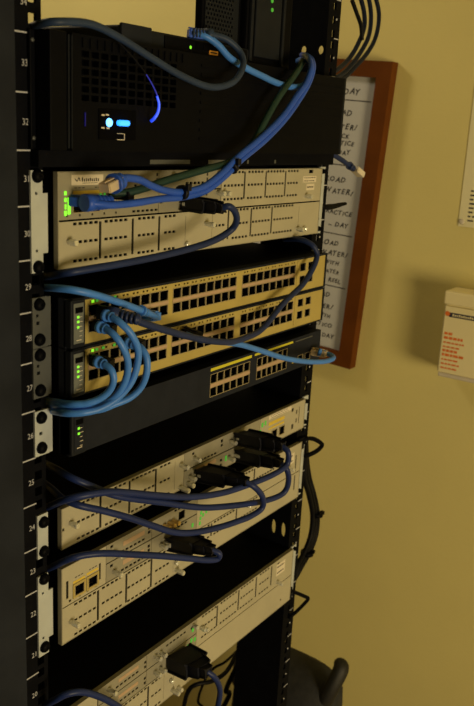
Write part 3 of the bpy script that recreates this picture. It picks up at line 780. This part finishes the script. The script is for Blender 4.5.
serial('wide black plug in the lowest router with its cable hanging down', (176, 656), (208, 672, -.062),
       [(215, 678, -.066), (220, 690, -.064), (218, 706, -.060), (214, 730, -.056), (208, 770, -.050)], wd=.036, ht=.016)
cable('network_cable', 'dark navy cable curving over the lowest router at the bottom left',
      [(30, 712, .04), (45, 705, .0), (55, 700, -.020), (67, 694, -.030), (82, 692, -.036), (99, 696.5, -.040), (114, 704, -.042), (125, 712, -.040), (140, 724, -.03), (160, 733, -.012)], .0034, 'cab_navy')

# --- switch cables (sky blue)
yS = -.026
patch('sky-blue cable from left post ending in a blunt tip against the upper gold switch',
      [(36, 287, .04), (46, 287.5, .005), (54, 288, -.020), (70, 289.5, -.038), (88, 293, -.046), (106, 298, -.048), (124, 304, -.048), (140, 310, -.046), (150, 314, -.042), (156, 317, -.036)],
      .0032, 'cab_blue', boots=[(at(141, 310.3, -.046), at(157, 317, -.036) - at(141, 310.3, -.046), .0040, .016, 3)],
      plug=[(at(157, 317, -.036), (.15, 1, -.05), 'cab_blue')])
patch('dark blue cable from upper gold switch crossing both switches and rising at their right end',
      [(118, 315, -.054), (130, 318, -.062), (143, 323, -.066), (160, 328.5, -.066), (183, 335, -.064), (208, 340.5, -.061), (230, 342, -.058), (245, 338, -.054), (262, 329, -.050), (281, 306, -.046), (293, 294, -.044), (303, 284, -.043), (313, 268, -.042), (317, 255, -.040), (313, 246, -.036), (305, 241, -.026), (296, 239, -.012), (284, 239, .01)],
      .0034, 'cab_dark', boots=[(at(108, 313, -.044), at(124, 316.5, -.058) - at(108, 313, -.044), .0052, .030)],
      plug=[(at(98, 311, yS), (.35, -1, -.05), 'conn')])
patch('sky-blue cable looping over the dark switch into its far right port',
      [(186, 334.5, -.046), (200, 339.5, -.054), (218, 341.5, -.056), (240, 344.5, -.056), (262, 351, -.056), (284, 358, -.056), (306, 361.5, -.056), (324, 361.5, -.058), (333, 358.5, -.058), (331, 355, -.050), (324, 353, -.040)],
      .0032, 'cab_blue', plug=[(at(312, 351.5, yS), (.15, -1, 0), 'clear'), (at(184, 331.5, yS), (.05, -1, -.1), 'conn')],
      boots=[(at(318, 352, -.036), at(330, 355, -.050) - at(318, 352, -.036), .0042, .012, 2)])
loop = 'sky-blue loops by the left switch ports'
patch('outermost sky-blue loop from the upper gold switch down to the left post',
      [(112, 317, -.054), (121, 323.5, -.064), (131, 334, -.070), (138, 350, -.071), (136.5, 368, -.069), (130, 384, -.065), (117, 398.5, -.058), (99, 409, -.050), (80, 413, -.042), (64, 413, -.028), (52, 411, .0), (42, 410, .035)],
      .0032, 'cab_blue', plug=[(at(99, 313.5, yS), (.30, -1, -.05), 'conn')], group=loop, boots=[(at(105, 315, -.045), at(114, 318, -.056) - at(105, 315, -.045), .0044, .012, 2)])
patch('inner sky-blue loop from the upper gold switch, next to its outermost loop',
      [(106, 329, -.052), (114, 335, -.062), (121.5, 345, -.067), (127.5, 360, -.068), (127, 375, -.066), (121, 389, -.061), (111, 400, -.054), (97, 406.5, -.046), (80, 408, -.038), (62, 406, -.022), (50, 404, .004), (40, 403, .035)],
      .0032, 'cab_blue', plug=[(at(94, 325.5, yS), (.30, -1, -.05), 'conn')], group=loop, boots=[(at(99, 326.5, -.043), at(108, 330, -.054) - at(99, 326.5, -.043), .0044, .012, 2)])
patch('sky-blue loop bulging furthest right from the lower gold switch',
      [(134, 344, -.050), (141, 348, -.062), (146.5, 358, -.068), (146.5, 373, -.068), (141, 387, -.063), (130, 397.5, -.057), (115, 404, -.050), (98, 410, -.044), (78, 409.5, -.034), (60, 407, -.016), (48, 405, .01), (38, 404, .035)],
      .0032, 'cab_blue', plug=[(at(124, 341, yS), (.30, -1, -.05), 'conn')], group=loop, boots=[(at(127, 342.3, -.043), at(136, 345.5, -.054) - at(127, 342.3, -.043), .0044, .012, 2)])
patch('smallest sky-blue loop, from the first port of the lower gold switch',
      [(104, 364, -.052), (111, 370, -.060), (113.5, 380, -.062), (109, 391, -.058), (99, 399, -.052), (85, 403.5, -.044), (70, 404, -.032), (56, 402, -.008), (46, 400, .02)],
      .0032, 'cab_blue', plug=[(at(92, 360, yS), (.30, -1, -.05), 'conn')], group=loop, boots=[(at(97, 361.3, -.043), at(106, 365, -.054) - at(97, 361.3, -.043), .0044, .012, 2)])

# --- cables beyond the right post
for k, (pts, lab) in enumerate((
        ([(356, -30, .06), (360, -5, .05), (364, 12, .045), (364, 28, .042), (357, 46, .040), (348, 60, .038), (338, 69, .03), (328, 75, .02)], 'dark blue cable hanging by the right post, leftmost of the three at the top'),
        ([(362, -30, .07), (368, -5, .06), (371, 15, .055), (369, 35, .052), (362, 50, .050), (352, 64, .046), (342, 74, .04), (330, 80, .03)], 'dark blue cable hanging by the right post, middle of the three at the top'),
        ([(368, -30, .08), (375, -5, .07), (379, 15, .065), (376, 36, .062), (368, 52, .060), (356, 66, .055), (345, 77, .048), (332, 84, .035)], 'dark blue cable hanging by the right post, rightmost of the three at the top'))):
    cable('network_cable', lab, pts, .0032, 'cab_outer', group='cables hanging by the right post', pre=[Vector((.262 + k * .006, .05 + k * .008, 2.14)), Vector((.262 + k * .006, .05 + k * .008, 1.95))])
mb_ = MB(); mb_.tube([at(352, 0, .03), at(357, 14, .028), at(361, 26, .028), at(362, 40, .028)], .0028, 10)
tag(mb_.obj('velcro_strap', M['cab_black']), 'short black strap lying along the hanging cables at the top right', 'strap')
Q = [(326, 150, .02), (334, 155, .015), (341, 159.5, .012), (348, 164.5, .010), (354, 169, .008)]
lp = patch('loose dark blue cable end sticking out right of the server, before the whiteboard', Q, .0034, 'cab_dark',
           plug=[(at(361.5, 175, .006), at(355, 169, .008) - at(361.5, 175, .006), 'label')], boots=[(at(349, 165.3, .010), at(357, 171.5, .007) - at(349, 165.3, .010), .0044, .014, 2)])
mb = MB(); mb.tube(P((318, 206, .01), (325, 207, .004), (333, 206.5, .002), (341, 204.5, .0), (346, 203.5, -.002)), lambda t: .0046 * (1 - .85 * abs(t - .4)), 8, flat=.7)
tag(mb.obj('cable_tie', M['cab_black']), 'black tie end poking out beside the top router before the whiteboard', 'cable tie')
for k in range(3):
    o = (k - 1) * 2.6
    pts = [(305 + o * .3, 440, .030 + k * .003), (306 + o * .4, 462, .030 + k * .003), (307 + o, 479, .030 + k * .004), (311.5 + o, 495, .032), (315 + o, 514, .034), (313.5 + o, 534, .034), (307 + o, 552, .034), (297 + o, 570, .034), (288 + o * .6, 592, .040), (282 + o * .5, 640, .05)]
    cable('power_cable', ('black cable bowing out right of the post low down, %s strand of three' % ('inner', 'middle', 'outer')[k]), pts, .0040, 'cab_black', group='black cables bowing out beside the right post', post_=[Vector((.262, .05 + k * .009, .4)), Vector((.266, .05 + k * .009, .02))])
for (x, y), nm in (((316.5, 514), 'upper'), ((307, 553), 'lower')):
    c = at(x, y, .034); mb = MB(); d = (at(x - 2, y + 12, .034) - at(x + 1, y - 12, .034)).normalized()
    mb.lathe(c - d * .003, d, [(0, .0105), (.006, .0105)], 16, True)
    q = at(x + 5.5, y - 1, .034); mb.bbox(q.x - .004, q.x + .004, q.y - .003, q.y + .003, q.z - .003, q.z + .003, .0008)
    tag(mb.obj('cable_tie', M['plastic']), '%s black tie around the cables bowing out at the right' % nm, 'cable tie', 'ties on the bowed black cables')
def ring(label, pts, r=.0032):
    mb = MB(); Q = P(*pts); mb.tube(Q, r, 8, sub=6); c = Q[0]; mb.bbox(c.x - .010, c.x + .004, -.006, -.0002, c.z - .012, c.z + .006, .001)
    tag(mb.obj('cable_ring', M['black']), label, 'cable ring', 'black cable rings on the right post')
ring('pointed black cable ring on the right post beside the one-unit router', [(302, 441, -.004), (308, 438.5, -.006), (315, 439.5, -.008), (322, 444.5, -.010), (318, 450, -.010), (311, 454, -.008), (305, 456, -.004)])
ring('square black cable ring on the right post beside the lowest router', [(290, 591, -.004), (294, 592, -.006), (306, 597, -.010), (308, 599, -.010), (304, 604, -.010), (296, 612, -.008), (289, 618, -.004)], .0028)
# cables hanging in the gap below the lowest router
for k, (pts, lab) in enumerate((
        ([(246, 634, .12), (236, 655, .10), (226, 672, .09), (212, 681, .09), (198, 684, .10), (189, 690, .11), (184, 706, .12), (182, 730, .13)], 'black cable sagging below the lowest router, arching to the left'),
        ([(247, 640, .11), (240, 660, .10), (232, 676, .10), (226, 690, .11), (220, 712, .12)], 'black cable below the lowest router dropping along the post'),
        ([(238, 650, .14), (225, 662, .14), (214, 668, .15), (206, 678, .16), (198, 700, .17), (196, 730, .17)], 'thin black cable below the lowest router, furthest back'))):
    cable('power_cable', lab, pts, (.0034, .0040, .0022)[k], 'cab_black', group='black cables below the lowest router', post_=[Vector((.10 - k * .05, .15 + k * .03, .4)), Vector((.10 - k * .05, .15 + k * .03, .006))])

# ================================================================ whiteboard on the wall
XB = .598
TH = math.radians(2.9)
wb0 = Vector((WX, .1140, 1.1245))
wb = thing('whiteboard', 'brown wood-framed whiteboard with handwritten rows, hung slightly crooked', 'whiteboard', wb0)
def loc(px, py, X=XB):
    q = atx(px, py, X) - wb0; c, s = math.cos(-TH), math.sin(-TH)
    return Vector((q.x, q.y * c - q.z * s, q.y * s + q.z * c)) + wb0
Hb, Wb = .5320, .42
y0 = wb0.y; zb = wb0.z; fw = .0265
mb = MB()
mb.box(XB, WX - .0005, y0, y0 + fw, zb, zb + Hb); mb.box(XB, WX - .0005, y0 + Wb - fw, y0 + Wb, zb, zb + Hb)
mb.box(XB, WX - .0005, y0 + fw, y0 + Wb - fw, zb, zb + fw); mb.box(XB, WX - .0005, y0 + fw, y0 + Wb - fw, zb + Hb - fw, zb + Hb)
mb.obj('frame', M['wood'], wb)
sf = MB().box(XB + .009, XB + .012, y0 + fw, y0 + Wb - fw, zb + fw, zb + Hb - fw).obj('writing_surface', M['board'], wb)
XS = XB + .0088
wr = MB()
def line(px, py, px2=None, py2=None, left=None):
    a = loc(px, py, XS); wr.box(XS, XS + .0002, a.y, a.y + .33, a.z - .0009, a.z + .0009)
for px, py in ((371, 102), (360, 167.5), (352, 237), (345, 289)): line(px, py)
words = [('MONDAY', 360, 95, .0165), ('READ', 351.5, 116, .0150), ('WATER/', 357, 131, .0150), ('CHECK', 349, 138.5, .0125), ('PRACTICE', 354, 146.5, .0125), ('ALL DAY', 350, 155.5, .0115),
         ('LOAD', 345, 183.5, .0155), ('WATER/', 353, 196, .0150), ('PRACTICE', 352, 217, .0130), ('~ DAY', 348, 229, .0135),
         ('LOAD', 338, 246.5, .0145), ('WATER/', 347.5, 258, .0150), ('WITH', 339, 266, .0120), ('WATER', 338.5, 274.5, .0120), ('REEL', 340, 284, .0125),
         ('LOAD', 329.5, 297.5, .0145), ('WATER/', 333, 310, .0150), ('WITH', 330, 318, .0120), ('PRACTICO', 331.5, 328.5, .0120), ('~ DAY', 334, 339.5, .0130)]
for tx, px, py, sz in words:
    a = loc(px, py, XS)
    y = a.y
    for ch in reversed(tx):
        if ch == ' ': y += sz * .35; continue
        q = sz * random.uniform(.76, .92); bm = text_bm(ch, q, random.uniform(.05, .3), .0003)
        x0 = min(v.co.x for v in bm.verts); x1 = max(v.co.x for v in bm.verts); dz = random.uniform(-.001, .001); tl = random.uniform(-.05, .12)
        for v in bm.verts: v.co = Vector((XS + .0001 - v.co.z, y + (x1 - v.co.x), a.z + dz + v.co.y + (v.co.x - x0) * tl))
        y += (x1 - x0) + sz * .07; wr.merge(bm)
wr.obj('handwriting', M['marker'], sf)
wb.rotation_euler = (TH, 0, 0)

# ================================================================ white box on the wall, notice
bx0, bx1, bz0, bz1 = -.0590, -.29, 1.1560, 1.3010
bx = thing('wall_box', 'white wall box with orange print and a dark blue logo strip', 'box', (WX, (bx0 + bx1) / 2, bz0))
mb = MB()
# body leans out a little towards its foot
t = bmesh.new(); bmesh.ops.create_cube(t, size=1)
for v in t.verts:
    f = v.co.z + .5
    v.co = Vector((WX - .0003 if v.co.x > 0 else .5700, (bx0 if v.co.y > 0 else bx1), bz0 + .006 + f * (bz1 - .022 - bz0 - .006)))
bmesh.ops.bevel(t, geom=t.edges[:], offset=.003, segments=3, affect='EDGES'); mb.merge(t)
bd = mb.obj('body', M['box'], bx)
MB().bbox(.5685, WX - .0003, bx1 - .001, bx0 + .001, bz1 - .0220, bz1, .0025, 3).obj('lid', M['box'], bx)
MB().bbox(.5715, WX - .0003, bx1 + .002, bx0 - .002, bz0, bz0 + .008, .002, 2).obj('base_lip', M['label'], bx)
XP = .5699
lg = MB(); lg.box(XP - .0002, XP, bx1 + .03, bx0 - .0100, 1.2590, 1.2665); lo = lg.obj('logo_strip', M['bprint'], bx)
mb = MB(); mb.lathe((XP - .0003, bx0 - .0075, 1.2640), (-1, 0, 0), [(0, .0040), (.0003, .0040)], 14); mb.obj('logo_emblem', M['oprint'], bx)
mb = MB(); y = bx0 - .016
for k in range(16):
    h = (.0042, .0030, .0030, .0042, .0030)[k % 5]
    mb.box(XP - .0004, XP - .0002, y - .0022, y, 1.2608, 1.2608 + h); y -= .0036
mb.obj('logo_lettering', M['box'], bx)
mb = MB(); zt = 1.2290
for k in range(9):
    y = bx0 - .006; end = y - (.014, .032, .036, .022, .026, .030, .022, .030, .026)[k]
    big = k in (0, 1, 4, 5)
    while y > end:
        l = random.uniform(.003, .008); mb.box(XP - .0002, XP, y - l, y, zt, zt + (.0042 if big else .0026)); y -= l + .0014
    zt -= .0072
mb.obj('orange_print', M['oprint'], bx)

nt_ = thing('notice_sheet', 'pale paper notice on the wall at the right edge, above the white box', 'paper', (WX - .001, -.15, 1.398))
MB().box(WX - .0012, WX - .0003, -.264, -.0480, 1.4010, 1.69).obj('sheet', M['paper'], nt_)
mb = MB(); z = 1.458
for k in range(8):
    y = -.0625; end = -.25
    while y > end:
        l = random.uniform(.004, .012); mb.box(WX - .0014, WX - .0012, y - l, y, z, z + .0025); y -= l + .003
    z -= .0068
mb.obj('print', M['ink'], nt_)
mb = MB(); mb.lathe((WX - .0012, -.0535, 1.4090), (-1, 0, 0), [(0, .0048), (.0016, .0040), (.002, .002)], 14, True); mb.obj('pin', M['label'], nt_)

# ================================================================ black bag on the floor by the wall
bg = thing('backpack', 'rounded black bag by the wall behind the rack foot', 'bag', (.43, .11, 0))
def loft(secs, n=28, name='body', m='bag'):
    mb = MB(); rings = []
    for cx, cy, z, ax, ay, e in secs:
        rg = []
        for k in range(n):
            a = 2 * math.pi * k / n; c, s = math.cos(a), math.sin(a)
            rg.append(mb.bm.verts.new((cx + ax * math.copysign(abs(c) ** e, c), cy + ay * math.copysign(abs(s) ** e, s), z)))
        rings.append(rg)
    for i in range(len(rings) - 1):
        for k in range(n):
            f = mb._face([rings[i][k], rings[i][(k + 1) % n], rings[i + 1][(k + 1) % n], rings[i + 1][k]]); f.smooth = True
    mb._face(rings[0][::-1]); mb._face(rings[-1])
    return mb
def ztop(px, py): return atx(px, py, .45).z
mb = loft([(.43, .115, .0, .06, .070, .6), (.43, .115, .05, .065, .080, .6), (.425, .110, .30, .068, .090, .65), (.42, .098, .50, .060, .098, .65), (.418, .094, .575, .055, .098, .7), (.418, .094, .603, .045, .088, .8), (.42, .095, .612, .02, .05, 1)])
bb = mb.obj('body', M['bag'], bg)
mb = loft([(.418, .094, .555, .060, .104, .65), (.418, .094, .590, .058, .102, .65), (.42, .095, .612, .046, .092, .75), (.422, .098, .622, .028, .070, .9), (.422, .098, .625, .01, .03, 1)])
mb.obj('flap', M['bagtop'], bg)
mb = MB(); mb.tube([atx(340, 663, .43), atx(341.5, 667, .42), atx(338, 676, .41), atx(331, 689, .40), atx(323, 704, .395), atx(314, 720, .39), atx(302, 742, .385)], lambda t: .0145 if t > .08 else .008 + t * .08, 14, flat=.8)
mb.obj('strap', M['bag'], bg)

# ================================================================ light
def area(name, loc, target, size, power, col, size_y=None):
    l = bpy.data.lights.new(name, 'AREA'); l.energy = power; l.color = col; l.shape = 'DISK'; l.size = size
    o = bpy.data.objects.new(name, l); C.objects.link(o); o.location = loc
    o.rotation_euler = (Vector(target) - Vector(loc)).to_track_quat('-Z', 'Y').to_euler()
    return o
WARM = (1., .78, .41)
area('room_lamp', (-.62, -2.35, .98), (.2, 0, 1.2), .85, 41, WARM)
area('rear_lamp', (.0, .95, 2.3), (.62, .6, 1.7), .30, 4.0, (1., .84, .60))
w = bpy.data.worlds.new('World'); bpy.context.scene.world = w; w.use_nodes = True
bgn = w.node_tree.nodes['Background']; bgn.inputs['Color'].default_value = (1, .75, .45, 1); bgn.inputs['Strength'].default_value = .008

# ================================================================ camera
cam = bpy.data.cameras.new('camera'); co = bpy.data.objects.new('camera', cam); C.objects.link(co)
cam.sensor_fit = 'VERTICAL'; cam.sensor_height = 36; cam.lens = F_PX / 706 * 36; cam.clip_start = .01
cam.dof.use_dof = True; cam.dof.focus_distance = .85; cam.dof.aperture_fstop = 11
m3 = Matrix((RC[0], -RC[1], -RC[2])).transposed()
co.matrix_world = Matrix.Translation(EYE) @ m3.to_4x4()
sc = bpy.context.scene; sc.camera = co
sc.view_settings.view_transform = 'Standard'; sc.view_settings.look = 'None'; sc.view_settings.gamma = 1
sc.view_settings.use_curve_mapping = False; sc.view_settings.exposure = 0
